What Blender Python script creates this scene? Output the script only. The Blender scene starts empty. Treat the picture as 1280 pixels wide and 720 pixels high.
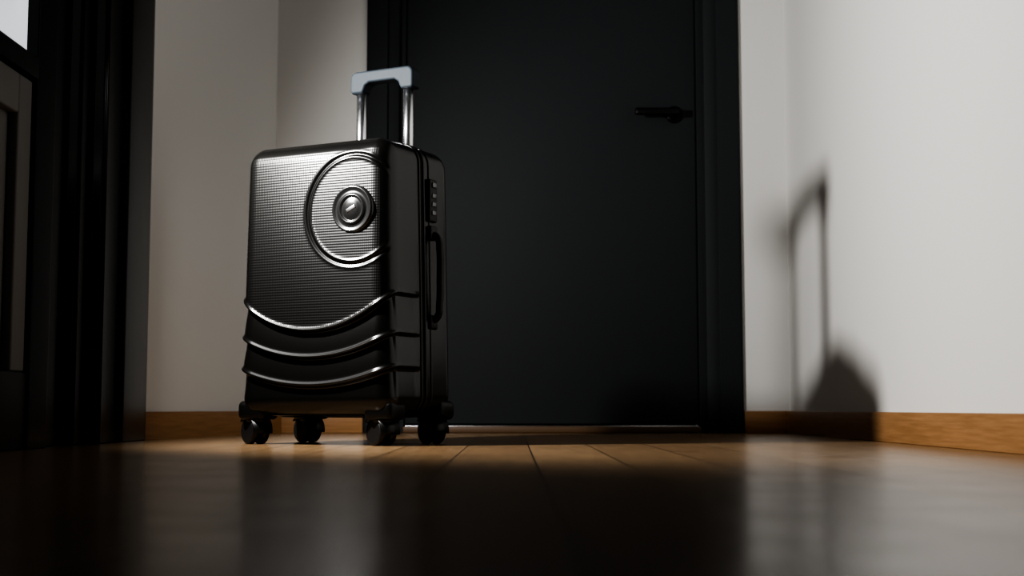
import bpy, bmesh, math
from mathutils import Vector, Matrix

# ------------------------------------------------------------------ helpers
def new_mat(name):
    m = bpy.data.materials.new(name); m.use_nodes = True
    nt = m.node_tree
    return m, nt, nt.nodes['Principled BSDF']

def simple_mat(name, col, rough=0.5, metal=0.0, bump=0.0, bscale=200, coat=0.0, spec=0.5, emit=None, estr=0, var=0.03):
    m, nt, b = new_mat(name)
    b.inputs['Base Color'].default_value = (*col, 1)
    b.inputs['Roughness'].default_value = rough
    b.inputs['Metallic'].default_value = metal
    b.inputs['Coat Weight'].default_value = coat
    b.inputs['Specular IOR Level'].default_value = spec
    tc = nt.nodes.new('ShaderNodeTexCoord')
    n = nt.nodes.new('ShaderNodeTexNoise'); n.inputs['Scale'].default_value = bscale
    n.inputs['Detail'].default_value = 4
    nt.links.new(tc.outputs['Object'], n.inputs['Vector'])
    if bump > 0:
        bp = nt.nodes.new('ShaderNodeBump'); bp.inputs['Strength'].default_value = bump
        bp.inputs['Distance'].default_value = 0.002
        nt.links.new(n.outputs['Fac'], bp.inputs['Height'])
        nt.links.new(bp.outputs['Normal'], b.inputs['Normal'])
    mr = nt.nodes.new('ShaderNodeMapRange')
    mr.inputs['To Min'].default_value = max(0, rough-var); mr.inputs['To Max'].default_value = min(1, rough+var)
    nt.links.new(n.outputs['Fac'], mr.inputs['Value'])
    nt.links.new(mr.outputs['Result'], b.inputs['Roughness'])
    if emit:
        b.inputs['Emission Color'].default_value = (*emit, 1); b.inputs['Emission Strength'].default_value = estr
    return m

def obj_from(name, verts, faces, mat=None, smooth=False, parent=None):
    me = bpy.data.meshes.new(name); me.from_pydata(verts, [], faces); me.update()
    o = bpy.data.objects.new(name, me); bpy.context.collection.objects.link(o)
    if mat: me.materials.append(mat)
    if smooth:
        for p in me.polygons: p.use_smooth = True
    if parent: o.parent = parent
    return o

def box(name, x0, x1, y0, y1, z0, z1, mat, parent=None, bevel=0.0, seg=3):
    v = [(x0,y0,z0),(x1,y0,z0),(x1,y1,z0),(x0,y1,z0),(x0,y0,z1),(x1,y0,z1),(x1,y1,z1),(x0,y1,z1)]
    f = [(0,3,2,1),(4,5,6,7),(0,1,5,4),(1,2,6,5),(2,3,7,6),(3,0,4,7)]
    o = obj_from(name, v, f, mat, parent=parent)
    if bevel > 0:
        md = o.modifiers.new('bevel','BEVEL'); md.width = bevel; md.segments = seg; md.limit_method='ANGLE'
        for p in o.data.polygons: p.use_smooth = True
    return o

def prism(name, poly, z0, z1, mat, parent=None, bevel=0.0):
    """poly: (x,y) list extruded vertically"""
    n = len(poly)
    v = [(x,y,z0) for x,y in poly] + [(x,y,z1) for x,y in poly]
    f = [tuple(range(n))[::-1], tuple(range(n,2*n))] + [(i,(i+1)%n,n+(i+1)%n,n+i) for i in range(n)]
    o = obj_from(name, v, f, mat, parent=parent)
    bm = bmesh.new(); bm.from_mesh(o.data); bmesh.ops.recalc_face_normals(bm, faces=bm.faces); bm.to_mesh(o.data); bm.free()
    if bevel:
        md = o.modifiers.new('bevel','BEVEL'); md.width = bevel; md.segments = 3; md.limit_method='ANGLE'
        for p in o.data.polygons: p.use_smooth = True
        o.modifiers.new('wn','WEIGHTED_NORMAL')
    return o

def lathe(name, prof, M, mat, parent=None, n=64, smooth=True):
    v=[];f=[]
    for r,h in prof:
        for i in range(n):
            a=2*math.pi*i/n
            v.append(tuple(M@Vector((r*math.cos(a),r*math.sin(a),h))))
    k=len(prof)
    for j in range(k-1):
        for i in range(n):
            f.append((j*n+i,j*n+(i+1)%n,(j+1)*n+(i+1)%n,(j+1)*n+i))
    f.append(tuple(range(n))[::-1]); f.append(tuple((k-1)*n+i for i in range(n)))
    o=obj_from(name,v,f,mat,smooth,parent)
    bm = bmesh.new(); bm.from_mesh(o.data); bmesh.ops.remove_doubles(bm,verts=bm.verts,dist=1e-6)
    bmesh.ops.recalc_face_normals(bm, faces=bm.faces); bm.to_mesh(o.data); bm.free()
    return o

def join(objs, name, parent=None):
    dg = bpy.context.evaluated_depsgraph_get
    bpy.context.view_layer.update()
    bm = bmesh.new(); mats=[]
    for o in objs:
        ev = o.evaluated_get(dg()); me = ev.to_mesh()
        off = len(mats)
        for m in o.data.materials:
            mats.append(m)
        b2 = bmesh.new(); b2.from_mesh(me)
        b2.transform(o.matrix_basis)
        for fc in b2.faces: fc.material_index += off
        tmp = bpy.data.meshes.new('t'); b2.to_mesh(tmp); b2.free()
        bm.from_mesh(tmp); bpy.data.meshes.remove(tmp); ev.to_mesh_clear()
    me = bpy.data.meshes.new(name); bm.to_mesh(me); bm.free()
    for m in mats: me.materials.append(m)
    for o in objs: bpy.data.objects.remove(o)
    no = bpy.data.objects.new(name, me); bpy.context.collection.objects.link(no)
    if parent: no.parent = parent
    return no

# ------------------------------------------------------------------ materials
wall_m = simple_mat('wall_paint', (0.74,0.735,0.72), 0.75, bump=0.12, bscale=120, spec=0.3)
wall_dim = simple_mat('wall_unseen_low_bounce', (0.12,0.11,0.10), 0.8, bump=0.12, bscale=120, spec=0.2)  # unseen walls only; colour darkened to cut bounce onto the near floor
ceil_m = simple_mat('ceiling_paint', (0.15,0.145,0.14), 0.9)  # unseen ceiling, coloured dark to reduce light bounced into the room
door_m = simple_mat('door_paint', (0.022,0.0245,0.027), 0.62, bump=0.03, bscale=300, spec=0.2)
black_gloss = simple_mat('black_lacquer', (0.003,0.003,0.0034), 0.40, spec=0.10, bscale=5, var=0.01)
jamb_m = simple_mat('black_jamb', (0.003,0.003,0.0034), 0.24, spec=0.15, bscale=5, var=0.01)
handle_m = simple_mat('handle_black', (0.002,0.002,0.002), 0.4, spec=0.25)
panel_m = simple_mat('panel_grey', (0.18,0.18,0.178), 0.6, spec=0.2)
plastic_m = simple_mat('plastic_black', (0.005,0.005,0.005), 0.36, spec=0.35)
rubber_m = simple_mat('rubber_black', (0.010,0.010,0.011), 0.45)
zip_m = simple_mat('zip_tape', (0.008,0.008,0.008), 0.7, bump=0.6, bscale=900)
chrome_m = simple_mat('brushed_aluminium', (0.75,0.76,0.78), 0.25, metal=1.0)
dial_m = simple_mat('lock_dial_grey', (0.20,0.20,0.21), 0.35, metal=0.8)
grip_m = simple_mat('grip_grey', (0.028,0.036,0.044), 0.55, spec=0.15)
glass_m = simple_mat('frosted_glass', (0.7,0.72,0.75), 0.5, emit=(0.88,0.94,1.0), estr=0.6)
darkfloor_m = simple_mat('threshold_wood', (0.10,0.055,0.026), 0.5)
emblem_m = simple_mat('emblem_black', (0.08,0.08,0.08), 0.22, metal=0.8)

def wood(name, c1, c2, rough):
    m, nt, b = new_mat(name)
    tc = nt.nodes.new('ShaderNodeTexCoord'); mp = nt.nodes.new('ShaderNodeMapping')
    nt.links.new(tc.outputs['Object'], mp.inputs['Vector'])
    mp.inputs['Scale'].default_value = (3,3,60)
    n = nt.nodes.new('ShaderNodeTexNoise'); n.inputs['Scale'].default_value = 3; n.inputs['Detail'].default_value = 6
    nt.links.new(mp.outputs['Vector'], n.inputs['Vector'])
    cr = nt.nodes.new('ShaderNodeValToRGB')
    cr.color_ramp.elements[0].position=0.3; cr.color_ramp.elements[1].position=0.7
    cr.color_ramp.elements[0].color=(*c1,1); cr.color_ramp.elements[1].color=(*c2,1)
    nt.links.new(n.outputs['Fac'], cr.inputs['Fac']); nt.links.new(cr.outputs['Color'], b.inputs['Base Color'])
    b.inputs['Roughness'].default_value = rough
    return m
base_m = wood('baseboard_oak', (0.29,0.15,0.06), (0.40,0.215,0.095), 0.45)

def floor_mat():
    m, nt, b = new_mat('floor_planks')
    L = nt.links.new
    tc = nt.nodes.new('ShaderNodeTexCoord'); mp = nt.nodes.new('ShaderNodeMapping')
    L(tc.outputs['Object'], mp.inputs['Vector'])
    mp.inputs['Rotation'].default_value = (0,0,math.radians(90))
    mp.inputs['Location'].default_value = (0.35,0.0875,0)
    br = nt.nodes.new('ShaderNodeTexBrick')
    br.inputs['Scale'].default_value = 1.0
    br.inputs['Brick Width'].default_value = 1.15
    br.inputs['Row Height'].default_value = 0.12
    br.inputs['Mortar Size'].default_value = 0.0013
    br.inputs['Mortar Smooth'].default_value = 0.3
    br.inputs['Bias'].default_value = 0.0
    br.inputs['Color1'].default_value = (0.205,0.128,0.068,1)
    br.inputs['Color2'].default_value = (0.255,0.165,0.090,1)
    br.inputs['Mortar'].default_value = (0.03,0.018,0.011,1)
    L(mp.outputs['Vector'], br.inputs['Vector'])
    mp2 = nt.nodes.new('ShaderNodeMapping'); mp2.inputs['Scale'].default_value=(40,3,1)
    L(tc.outputs['Object'], mp2.inputs['Vector'])
    n = nt.nodes.new('ShaderNodeTexNoise'); n.inputs['Scale'].default_value=1.5; n.inputs['Detail'].default_value=7
    L(mp2.outputs['Vector'], n.inputs['Vector'])
    mr = nt.nodes.new('ShaderNodeMapRange'); mr.inputs['To Min'].default_value=0.65; mr.inputs['To Max'].default_value=1.35
    L(n.outputs['Fac'], mr.inputs['Value'])
    mx = nt.nodes.new('ShaderNodeVectorMath'); mx.operation='SCALE'
    L(br.outputs['Color'], mx.inputs[0]); L(mr.outputs['Result'], mx.inputs['Scale'])
    L(mx.outputs['Vector'], b.inputs['Base Color'])
    n2 = nt.nodes.new('ShaderNodeTexNoise'); n2.inputs['Scale'].default_value=9; n2.inputs['Detail'].default_value=7
    L(tc.outputs['Object'], n2.inputs['Vector'])
    m2 = nt.nodes.new('ShaderNodeMapRange'); m2.inputs['To Min'].default_value=0.16; m2.inputs['To Max'].default_value=0.30
    L(n2.outputs['Fac'], m2.inputs['Value']); L(m2.outputs['Result'], b.inputs['Roughness'])
    bp = nt.nodes.new('ShaderNodeBump'); bp.inputs['Strength'].default_value=0.8; bp.inputs['Distance'].default_value=0.0015
    inv = nt.nodes.new('ShaderNodeMath'); inv.operation='SUBTRACT'; inv.inputs[0].default_value=1
    L(br.outputs['Fac'], inv.inputs[1]); L(inv.outputs[0], bp.inputs['Height']); L(bp.outputs['Normal'], b.inputs['Normal'])
    b.inputs['Specular IOR Level'].default_value=0.17
    return m
floor_m = floor_mat()

def shell_mat(name, ribbed):
    m, nt, b = new_mat(name)
    L = nt.links.new
    b.inputs['Base Color'].default_value=(0.005,0.0048,0.0045,1)
    b.inputs['Roughness'].default_value=0.33 if ribbed else 0.24
    b.inputs['Specular IOR Level'].default_value=0.85 if ribbed else 0.6
    tc = nt.nodes.new('ShaderNodeTexCoord')
    if ribbed:
        w = nt.nodes.new('ShaderNodeTexWave'); w.wave_type='BANDS'; w.bands_direction='Z'
        w.inputs['Scale'].default_value=58; w.inputs['Distortion'].default_value=0.0
        w2 = nt.nodes.new('ShaderNodeTexWave'); w2.wave_type='BANDS'; w2.bands_direction='X'
        w2.inputs['Scale'].default_value=70; w2.inputs['Distortion'].default_value=0.0
        L(tc.outputs['Object'], w.inputs['Vector']); L(tc.outputs['Object'], w2.inputs['Vector'])
        ma = nt.nodes.new('ShaderNodeMath'); ma.operation='MULTIPLY_ADD'; ma.inputs[1].default_value=0.6
        L(w2.outputs['Fac'], ma.inputs[0]); L(w.outputs['Fac'], ma.inputs[2])
        bp = nt.nodes.new('ShaderNodeBump'); bp.inputs['Strength'].default_value=0.26; bp.inputs['Distance'].default_value=0.0009
        L(ma.outputs[0], bp.inputs['Height']); L(bp.outputs['Normal'], b.inputs['Normal'])
    else:
        n = nt.nodes.new('ShaderNodeTexNoise'); n.inputs['Scale'].default_value=500
        L(tc.outputs['Object'], n.inputs['Vector'])
        bp = nt.nodes.new('ShaderNodeBump'); bp.inputs['Strength'].default_value=0.15; bp.inputs['Distance'].default_value=0.0005
        L(n.outputs['Fac'], bp.inputs['Height']); L(bp.outputs['Normal'], b.inputs['Normal'])
    return m
rib_m = shell_mat('shell_ribbed', True); gloss_m = shell_mat('shell_smooth', False)

# ------------------------------------------------------------------ room
YB = 4.10            # far wall plane
XR = 0.835
ZC = 2.5
floor = box('floor', -1.2, 1.0, -1.4, 4.4, -0.05, 0, floor_m)
ceiling = box('ceiling', -1.2, 1.0, -1.4, 4.4, ZC, ZC+0.05, ceil_m)
wall_right = box('wall_right', XR, XR+0.1, -1.3, 4.3, 0, ZC, wall_m)
box('wall_far', -0.72,-0.446, YB, YB+0.12, 0, ZC, wall_m)
box('wall_far.001', 0.696, XR, YB, YB+0.12, 0, ZC, wall_m)
box('wall_far.002', -0.446,0.696, YB, YB+0.12, 2.162, ZC, wall_m)
prism('wall_left', [(-0.87,3.195),(-0.70,YB+0.12),(-0.85,YB+0.12),(-1.02,3.195)], 0, ZC, wall_m)
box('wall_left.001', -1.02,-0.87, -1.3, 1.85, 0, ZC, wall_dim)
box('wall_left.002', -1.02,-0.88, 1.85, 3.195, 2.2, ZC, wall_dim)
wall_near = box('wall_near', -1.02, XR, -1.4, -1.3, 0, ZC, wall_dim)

bbh=0.066
baseboard_right = box('baseboard_right', XR-0.012, XR, -1.29, YB-0.012, 0, bbh, base_m, bevel=0.002)
baseboard_far = join([
    box('a', 0.697, XR, YB-0.012, YB, 0, bbh, base_m, bevel=0.002),
    box('b', -0.70,-0.447, YB-0.012, YB, 0, bbh, base_m, bevel=0.002)],'baseboard_far')
baseboard_left = prism('baseboard_left', [(-0.87,3.2),(-0.858,3.2),(-0.69,YB-0.013),(-0.702,YB-0.013)], 0, bbh, base_m)

# door at the far end
door = bpy.data.objects.new('door_1', None); bpy.context.collection.objects.link(door)
box('leaf', -0.325,0.565, YB+0.03, YB+0.07, 0.026, 2.05, door_m, door, bevel=0.003)
def casing(nm, x_in, x_out):
    d = x_out-x_in
    P = [(x_in, YB+0.075),(x_in, YB+0.022),(x_in+0.16*d, YB+0.022),(x_in+0.16*d, YB+0.002),(x_in+0.3*d, YB-0.004),
         (x_in+0.45*d, YB-0.004),(x_in+0.45*d, YB-0.016),(x_in+0.95*d, YB-0.016),(x_out, YB-0.010),(x_out, YB+0.075)]
    prism(nm, P, 0.0, 2.16, door_m, door, bevel=0.0015)
casing('casing_hinge', -0.327, -0.445)
casing('casing_latch', 0.567, 0.695)
box('casing_head', -0.327,0.567, YB-0.014, YB+0.075, 2.055, 2.16, door_m, door, bevel=0.002)
box('threshold', -0.327,0.567, YB-0.02, YB+0.075, 0.0, 0.020, darkfloor_m, door, bevel=0.004)
box('threshold_strip', -0.32,0.56, YB-0.012, YB-0.004, 0.0195, 0.022, chrome_m, door, bevel=0.0008)
box('backing', -0.325,0.565, YB+0.10, YB+0.115, 0.0, 2.05, door_m, door)
hx, hz = 0.50, 0.975
Mr = Matrix.Translation((hx,YB+0.030,hz))@Matrix.Rotation(math.radians(90),4,'X')
lathe('handle_rose', [(0.0,0),(0.026,0),(0.026,0.006),(0.024,0.009),(0.011,0.009),(0.011,0.045),(0.0,0.045)], Mr, handle_m, door, 40)
box('handle_lever', hx-0.125, hx+0.012, YB-0.028, YB-0.012, hz-0.011, hz+0.011, handle_m, door, bevel=0.006)

# left black frame
trim = bpy.data.objects.new('trim_1', None); bpy.context.collection.objects.link(trim)
P = [(-1.00,3.194),(-1.00,2.46),(-0.872,2.46),(-0.872,2.56),(-0.885,2.58),(-0.905,2.60),(-0.905,2.74),(-0.893,2.76),
     (-0.885,2.76),(-0.885,2.84),(-0.872,2.86),(-0.862,2.86),(-0.862,2.95),(-0.854,2.975),(-0.850,2.99),(-0.850,3.16),(-0.856,3.194)]
prism('jamb', P, 0, 2.2, jamb_m, trim, bevel=0.003)

# window at the left with black sill and grey panel beneath
win = bpy.data.objects.new('window_1', None); bpy.context.collection.objects.link(win)
box('pane', -0.905,-0.893, 1.86, 2.455, 0.72, 2.1, glass_m, win)
box('sill', -1.00,-0.868, 1.86, 2.455, 0.675, 0.715, black_gloss, win, bevel=0.004)
box('mullion', -0.93,-0.885, 2.08, 2.11, 0.72, 2.1, black_gloss, win, bevel=0.003)
box('head', -1.0,-0.872, 1.86, 2.455, 2.1, 2.2, black_gloss, win, bevel=0.003)
box('panel', -0.94,-0.900, 1.86, 2.455, 0.14, 0.672, panel_m, win)
box('panel_stile', -0.900,-0.880, 2.39, 2.455, 0.14, 0.672, panel_m, win, bevel=0.004)
box('panel_rail', -0.900,-0.880, 1.86, 2.39, 0.60, 0.672, panel_m, win, bevel=0.004)
box('panel_foot', -0.95,-0.875, 1.86, 2.455, 0.0, 0.14, black_gloss, win, bevel=0.004)
# board added above the view, across the window, to shade the near floor
box('added_shade_board', -0.893,-0.66, 1.60, 2.388, 0.806, 0.814, black_gloss, win)

# ------------------------------------------------------------------ suitcase
SC = bpy.data.objects.new('suitcase', None); bpy.context.collection.objects.link(SC)
HW = 0.190; ZB=0.058; ZT=0.619; HH=(ZT-ZB); D=0.122
def taper(z): 
    t=(z-ZB)/HH
    return 1-0.065*max(0,t)**1.2
CX, CZ, CR = 0.104, ZB+0.414, 0.112
arcs = [(0.172,0.28),(0.118,0.40),(0.062,0.50)]   # (lowest z above ZB, radius)
def arcz(i,x):
    z0,R = arcs[i]; return ZB+z0+R-math.sqrt(R*R-x*x)
def g(d,s): return math.exp(-(d/s)**2)
def hfun(x,z):
    xc=max(-HW,min(HW,x)); h=0.0
    za=[arcz(i,xc) for i in range(3)]
    for zz in za:
        d=z-zz
        h+=0.0042*g(d-0.001,0.0048)
    seq = za+[ZB-0.02]
    for i in range(3):
        if seq[i+1] < z <= seq[i]:
            t=(seq[i]-z)/(seq[i]-seq[i+1])
            h+= -0.010*(1-t)**1.5*min(1,t/0.08) 
    r=math.hypot(x-CX,z-CZ)
    if z>za[0]:
        fr=min(1,max(0,(0.186-x)/0.02))
        h+= (-0.0022*g(r-CR,0.0035)+0.0018*g(r-CR+0.007,0.0035)+0.0008*g(r-CR-0.007,0.004))*fr
        if r<CR: h+=-0.0015*(1-(r/CR)**2)
    return h
def shell(name, front):
    sx=HW; cz=(ZB+ZT)/2; sz=HH/2
    rx=rz=0.042; ry=0.036
    step=0.0017 if front else 0.006
    nx=int(2*sx/step); nz=int(2*sz/step); ny=int(D/ (0.003 if front else 0.006))
    cache={}; verts=[]; faces=[]; fm=[]
    def P(x,y,z):
        key=(round(x,5),round(y,5),round(z,5))
        if key in cache: return cache[key]
        qx=max(-(sx-rx),min(sx-rx,x)); qz=max(-(sz-rz),min(sz-rz,z)); qy=min(D-ry,y)
        d=Vector(((x-qx)/rx,(y-qy)/ry,(z-qz)/rz)); L=d.length
        if L>1e-9: n=d/L
        else: n=Vector((0,1,0))
        p=Vector((qx+rx*n.x,qy+ry*n.y,qz+rz*n.z))
        zz=p.z+cz
        if front: h=hfun(p.x,zz)
        else:
            h=0.0025*math.sin((zz-ZB)/HH*math.pi*14)*(1 if abs(p.x)<0.13 else 0)
        fade=min(1,max(0,(y-0.004)/0.02))
        h*=fade
        sidef = 1.0 if abs(n.y)>0.3 else 0.55
        p=p+n*h*sidef
        if n.y>0.2:
            p.y+=0.009*(1-(p.x/sx)**2)*(1-(p.z/sz)**2)*min(1,n.y)
        X=p.x*taper(p.z+cz); 
        Y=(-p.y-0.006) if front else (p.y+0.006)
        cache[key]=len(verts); verts.append((X,Y,p.z+cz)); return cache[key]
    def lin(a,b,n): return [a+(b-a)*i/n for i in range(n+1)]
    xs=lin(-sx,sx,nx); zs=lin(-sz,sz,nz); ys=lin(0,D,ny)
    def quad(a,b,c,d,flag):
        f=(a,b,c,d)
        if len(set(f))==4: faces.append(f); fm.append(flag)
    for i in range(nx):
        for j in range(nz):
            xm=(xs[i]+xs[i+1])/2; zm=(zs[j]+zs[j+1])/2+cz
            r=math.hypot(xm-CX,zm-CZ)
            fl = 1 if (front and zm>arcz(0,max(-HW,min(HW,xm)))+0.006 and abs(xm)<HW-0.02 and zm<ZT-0.022 and abs(r-CR)>0.010) else 0
            quad(P(xs[i],D,zs[j]),P(xs[i+1],D,zs[j]),P(xs[i+1],D,zs[j+1]),P(xs[i],D,zs[j+1]),fl)
    for k in range(ny):
        for i in range(nx):
            for zz in (-sz,sz):
                quad(P(xs[i],ys[k],zz),P(xs[i+1],ys[k],zz),P(xs[i+1],ys[k+1],zz),P(xs[i],ys[k+1],zz),0)
        for j in range(nz):
            for xx in (-sx,sx):
                quad(P(xx,ys[k],zs[j]),P(xx,ys[k],zs[j+1]),P(xx,ys[k+1],zs[j+1]),P(xx,ys[k+1],zs[j]),0)
    o=obj_from(name,verts,faces,gloss_m,True,SC)
    o.data.materials.append(rib_m)
    o.data.polygons.foreach_set('material_index',fm)
    bm=bmesh.new(); bm.from_mesh(o.data); bmesh.ops.recalc_face_normals(bm,faces=bm.faces); bm.to_mesh(o.data); bm.free()
    return o
shell('front_shell', True)
shell('rear_shell', False)

def outline(inset, n=14):
    r=0.042-inset*0.5; pts=[]
    sx=HW-inset; z0=ZB+inset; z1=ZT-inset
    for cx,cz,a0 in ((sx-r,z1-r,0),(-(sx-r),z1-r,90),(-(sx-r),z0+r,180),(sx-r,z0+r,270)):
        for i in range(n+1):
            a=math.radians(a0+90*i/n); x=cx+r*math.cos(a); z=cz+r*math.sin(a)
            pts.append((x*taper(z),z))
    return pts
def loop_band(name,inset,y0,y1,mat):
    p=outline(inset); n=len(p)
    v=[(x,y0,z) for x,z in p]+[(x,y1,z) for x,z in p]
    f=[(i,(i+1)%n,n+(i+1)%n,n+i) for i in range(n)]
    return obj_from(name,v,f,mat,True,SC)
def loop_tube(name,inset,y,rad,mat):
    p=outline(inset); cu=bpy.data.curves.new(name,'CURVE'); cu.dimensions='3D'; cu.bevel_depth=rad; cu.bevel_resolution=3
    s=cu.splines.new('POLY'); s.points.add(len(p)-1); s.use_cyclic_u=True
    for k,(x,z) in enumerate(p): s.points[k].co=(x,y,z,1)
    cu.materials.append(mat)
    o=bpy.data.objects.new(name,cu); bpy.context.collection.objects.link(o); o.parent=SC; return o
loop_band('zip_band',0.003,-0.016,0.016,zip_m)
loop_tube('rim_front',0.0,-0.0085,0.0032,gloss_m)
loop_tube('rim_rear',0.0,0.0085,0.0032,gloss_m)
loop_tube('zip_teeth',0.002,0.0,0.0028,zip_m)
loop_tube('rim_outer',0.0,0.030,0.0025,gloss_m)

# emblem
zc=(ZB+ZT)/2
yb=-(D+0.006+0.009*(1-(CX/HW)**2)*(1-((CZ-zc)/(HH/2))**2))+0.0025
Me=Matrix.Translation((CX*taper(CZ),yb,CZ))@Matrix.Rotation(math.radians(90),4,'X')
lathe('emblem',[(0.0,0.0080),(0.010,0.0077),(0.018,0.0066),(0.0225,0.0045),(0.0245,0.0045),(0.0265,0.0076),(0.0295,0.0076),(0.0315,0.0042),
    (0.040,0.0038),(0.043,0.0062),(0.046,0.0062),(0.049,0.001),(0.050,-0.003)],Me,emblem_m,SC,96)
emk=box('emblem_mark',-0.011,0.011,-0.0008,0.0008,-0.0035,0.0035,chrome_m,SC,bevel=0.0007)
emk.location=(CX*taper(CZ),yb-0.0080,CZ); emk.rotation_euler=(0,math.radians(-25),0)

# telescopic handle
HX, HY = 0.036, 0.085; S=0.060; GZ=-0.012
for k,s in enumerate((-1,1)):
    pr=[(0.0,0.55),(0.0112,0.55),(0.0112,0.79),(0,0.79)]
    lathe('tube_%d'%(k+1),pr,Matrix.Translation((HX+s*S,HY,0)),chrome_m,SC,32)
    lathe('collar_%d'%(k+1),[(0,0.605),(0.017,0.605),(0.017,0.624),(0.014,0.628),(0,0.628)],Matrix.Translation((HX+s*S,HY,0)),plastic_m,SC,24)
W2=0.080
prof=[]
for i in range(9):
    a=math.pi/2*i/8; prof.append((W2-0.016+0.016*math.cos(a),0.822-0.016+0.016*math.sin(a)))
for i in range(9):
    a=math.pi/2+math.pi/2*i/8; prof.append((-(W2-0.016)+0.016*math.cos(a),0.822-0.016+0.016*math.sin(a)))
prof+= [(-W2,0.780),(-W2+0.004,0.774),(-W2+0.030,0.774),(-W2+0.034,0.780),(-W2+0.038,0.790),(-W2+0.048,0.796),
        (W2-0.048,0.796),(W2-0.038,0.790),(W2-0.034,0.780),(W2-0.030,0.774),(W2-0.004,0.774),(W2,0.780)]
n=len(prof)
v=[(HX+x,HY-0.017,z+GZ) for x,z in prof]+[(HX+x,HY+0.017,z+GZ) for x,z in prof]
f=[tuple(range(n)),tuple(range(n,2*n))[::-1]]+[(i,n+i,n+(i+1)%n,(i+1)%n) for i in range(n)]
gr=obj_from('grip',v,f,grip_m,True,SC)
bm=bmesh.new(); bm.from_mesh(gr.data); bmesh.ops.recalc_face_normals(bm,faces=bm.faces); bm.to_mesh(gr.data); bm.free()
md=gr.modifiers.new('b','BEVEL'); md.width=0.005; md.segments=4; md.limit_method='ANGLE'; md.angle_limit=math.radians(60)
gr.modifiers.new('wn','WEIGHTED_NORMAL')
box('grip_button',HX-0.014,HX+0.014,HY-0.009,HY+0.009,0.820+GZ,0.825+GZ,plastic_m,SC,bevel=0.002)

def fx(z): return HW*taper(z)
lx=fx(0.52)
box('lock_body',lx-0.004,lx+0.008,0.022,0.054,0.460,0.550,plastic_m,SC,bevel=0.004)
for i in range(3):
    box('lock_dial_%d'%(i+1),lx+0.006,lx+0.0105,0.030,0.046,0.474+i*0.018,0.484+i*0.018,dial_m,SC,bevel=0.002)
box('lock_button',lx+0.006,lx+0.011,0.030,0.046,0.532,0.543,dial_m,SC,bevel=0.002)
hxs=fx(0.35)
pts=[(hxs-0.004,0.252),(hxs+0.014,0.262),(hxs+0.019,0.290),(hxs+0.020,0.345),(hxs+0.019,0.400),(hxs+0.014,0.426),(hxs-0.006,0.436)]
cu=bpy.data.curves.new('side_handle','CURVE'); cu.dimensions='3D'; cu.bevel_depth=0.0075; cu.bevel_resolution=4; cu.resolution_u=8
s=cu.splines.new('BEZIER'); s.bezier_points.add(len(pts)-1)
for k,(x,z) in enumerate(pts):
    bpn=s.bezier_points[k]; bpn.co=(x,0.038,z); bpn.handle_left_type=bpn.handle_right_type='AUTO'
cu.use_fill_caps=True; cu.materials.append(plastic_m)
o=bpy.data.objects.new('side_handle',cu); bpy.context.collection.objects.link(o); o.parent=SC
box('side_handle_foot_low',hxs-0.006,hxs+0.008,0.024,0.052,0.236,0.266,plastic_m,SC,bevel=0.004)
box('side_handle_foot_high',hxs-0.008,hxs+0.006,0.024,0.052,0.422,0.452,plastic_m,SC,bevel=0.004)

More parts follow.
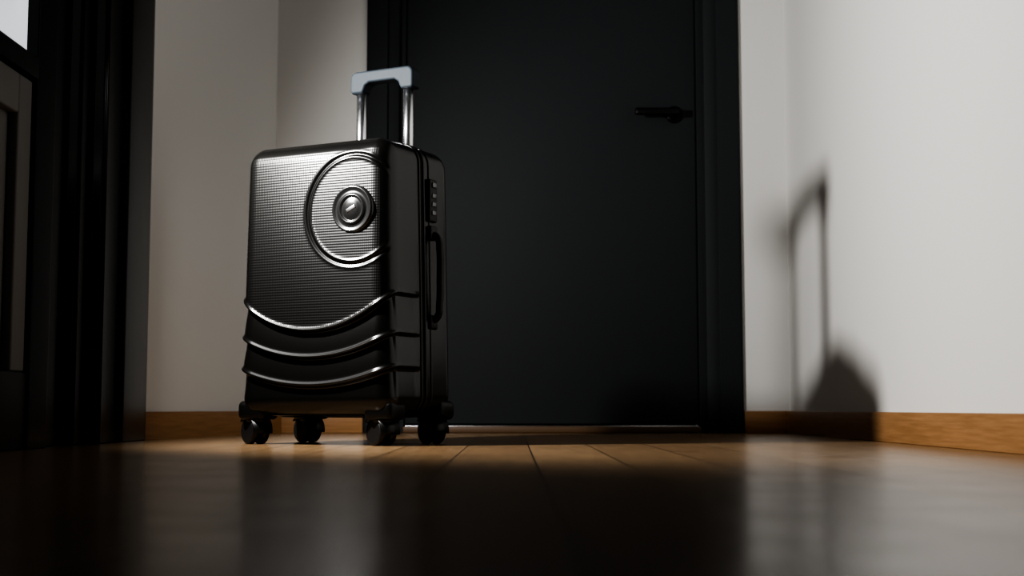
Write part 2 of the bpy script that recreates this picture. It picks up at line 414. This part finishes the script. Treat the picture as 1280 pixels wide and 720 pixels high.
# casters
def caster(k, x, y, ang):
    parts=[]
    parts.append(box('h', x-0.034, x+0.034, y-0.030, y+0.030, 0.050, 0.090, plastic_m, bevel=0.012, seg=4))
    parts.append(lathe('pl',[(0,0.044),(0.018,0.044),(0.024,0.048),(0.026,0.056),(0,0.056)],Matrix.Translation((x,y,0)),plastic_m,None,32))
    T=Matrix.Translation((x,y,0))@Matrix.Rotation(ang,4,'Z')
    tr=0.012; R=0.0275
    for s in (-1,1):
        M=T@Matrix.Translation((s*0.0125,tr,R))@Matrix.Rotation(math.radians(90),4,'Y')
        w=0.0075
        parts.append(lathe('w',[(0,-w),(R-0.006,-w),(R-0.002,-w),(R,-w+0.002),(R,w-0.002),(R-0.002,w),(R-0.006,w),(R-0.008,w-0.0015),(0.008,w-0.0015),(0.006,w+0.0015),(0,w+0.0015)],M,rubber_m,None,40))
    n=14; hv=[];hf=[]
    prof=[]
    for i in range(n+1):
        a=math.radians(-10+150*i/n); prof.append((tr-math.cos(a)*0.0315, R+0.0315*math.sin(a)*0.90))
    pr=prof+[(tr+0.010,R-0.004),(tr-0.010,R-0.006)]
    m=len(pr)
    for sx_ in (-0.0042,0.0042):
        hv+= [tuple(T@Vector((sx_,yy,zz))) for yy,zz in pr]
    hf=[tuple(range(m)),tuple(range(m,2*m))[::-1]]+[(i,m+i,m+(i+1)%m,(i+1)%m) for i in range(m)]
    parts.append(obj_from('f',hv,hf,plastic_m))
    hv=[];hf=[]
    for i in range(n+1):
        yy,zz=prof[i]
        for sx_ in (-0.022,0.022): hv.append(tuple(T@Vector((sx_,yy,zz))))
    for i in range(n): hf.append((2*i,2*i+1,2*i+3,2*i+2))
    hood=obj_from('hd',hv,hf,plastic_m,True)
    md=hood.modifiers.new('s','SOLIDIFY'); md.thickness=0.003; md.offset=1
    parts.append(hood)
    parts.append(lathe('stem',[(0,0.040),(0.012,0.040),(0.012,0.060),(0,0.060)],Matrix.Translation((x,y,0)),plastic_m,None,20))
    return join(parts,'caster_%d'%k,SC)
caster(1,-0.162,-0.085,math.radians(65))
caster(2, 0.150,-0.085,math.radians(65))
caster(3,-0.154, 0.092,math.radians(70))
caster(4, 0.158, 0.098,math.radians(60))

SC.location=(-0.348,2.86,0); SC.rotation_euler=(0,0,math.radians(-27))

# ------------------------------------------------------------------ light
sp=bpy.data.lights.new('window_light','SPOT'); sp.energy=116; sp.color=(1.0,0.98,0.95)
sp.spot_size=math.radians(134); sp.spot_blend=0.65; sp.shadow_soft_size=0.034
so=bpy.data.objects.new('window_light',sp); bpy.context.collection.objects.link(so)
so.location=(-0.855,2.46,0.868)
so.rotation_euler=Vector((1.0,0.43,-0.34)).to_track_quat('-Z','Y').to_euler()

w=bpy.data.worlds.new('world'); bpy.context.scene.world=w; w.use_nodes=True
w.node_tree.nodes['Background'].inputs[0].default_value=(0.5,0.6,0.7,1); w.node_tree.nodes['Background'].inputs[1].default_value=0.05

# ------------------------------------------------------------------ camera
cam=bpy.data.cameras.new('camera'); co=bpy.data.objects.new('camera',cam); bpy.context.collection.objects.link(co)
co.location=(0,0,0.075); co.rotation_euler=(math.radians(90+5.04),0,0)
cam.sensor_width=36; cam.lens=1700/1280*36; cam.clip_start=0.01
cam.dof.use_dof=True; cam.dof.focus_distance=2.75; cam.dof.aperture_fstop=4.5
bpy.context.scene.camera=co
bpy.context.scene.view_settings.view_transform='AgX'
try: bpy.context.scene.view_settings.look='AgX - High Contrast'
except Exception as e: print(e)
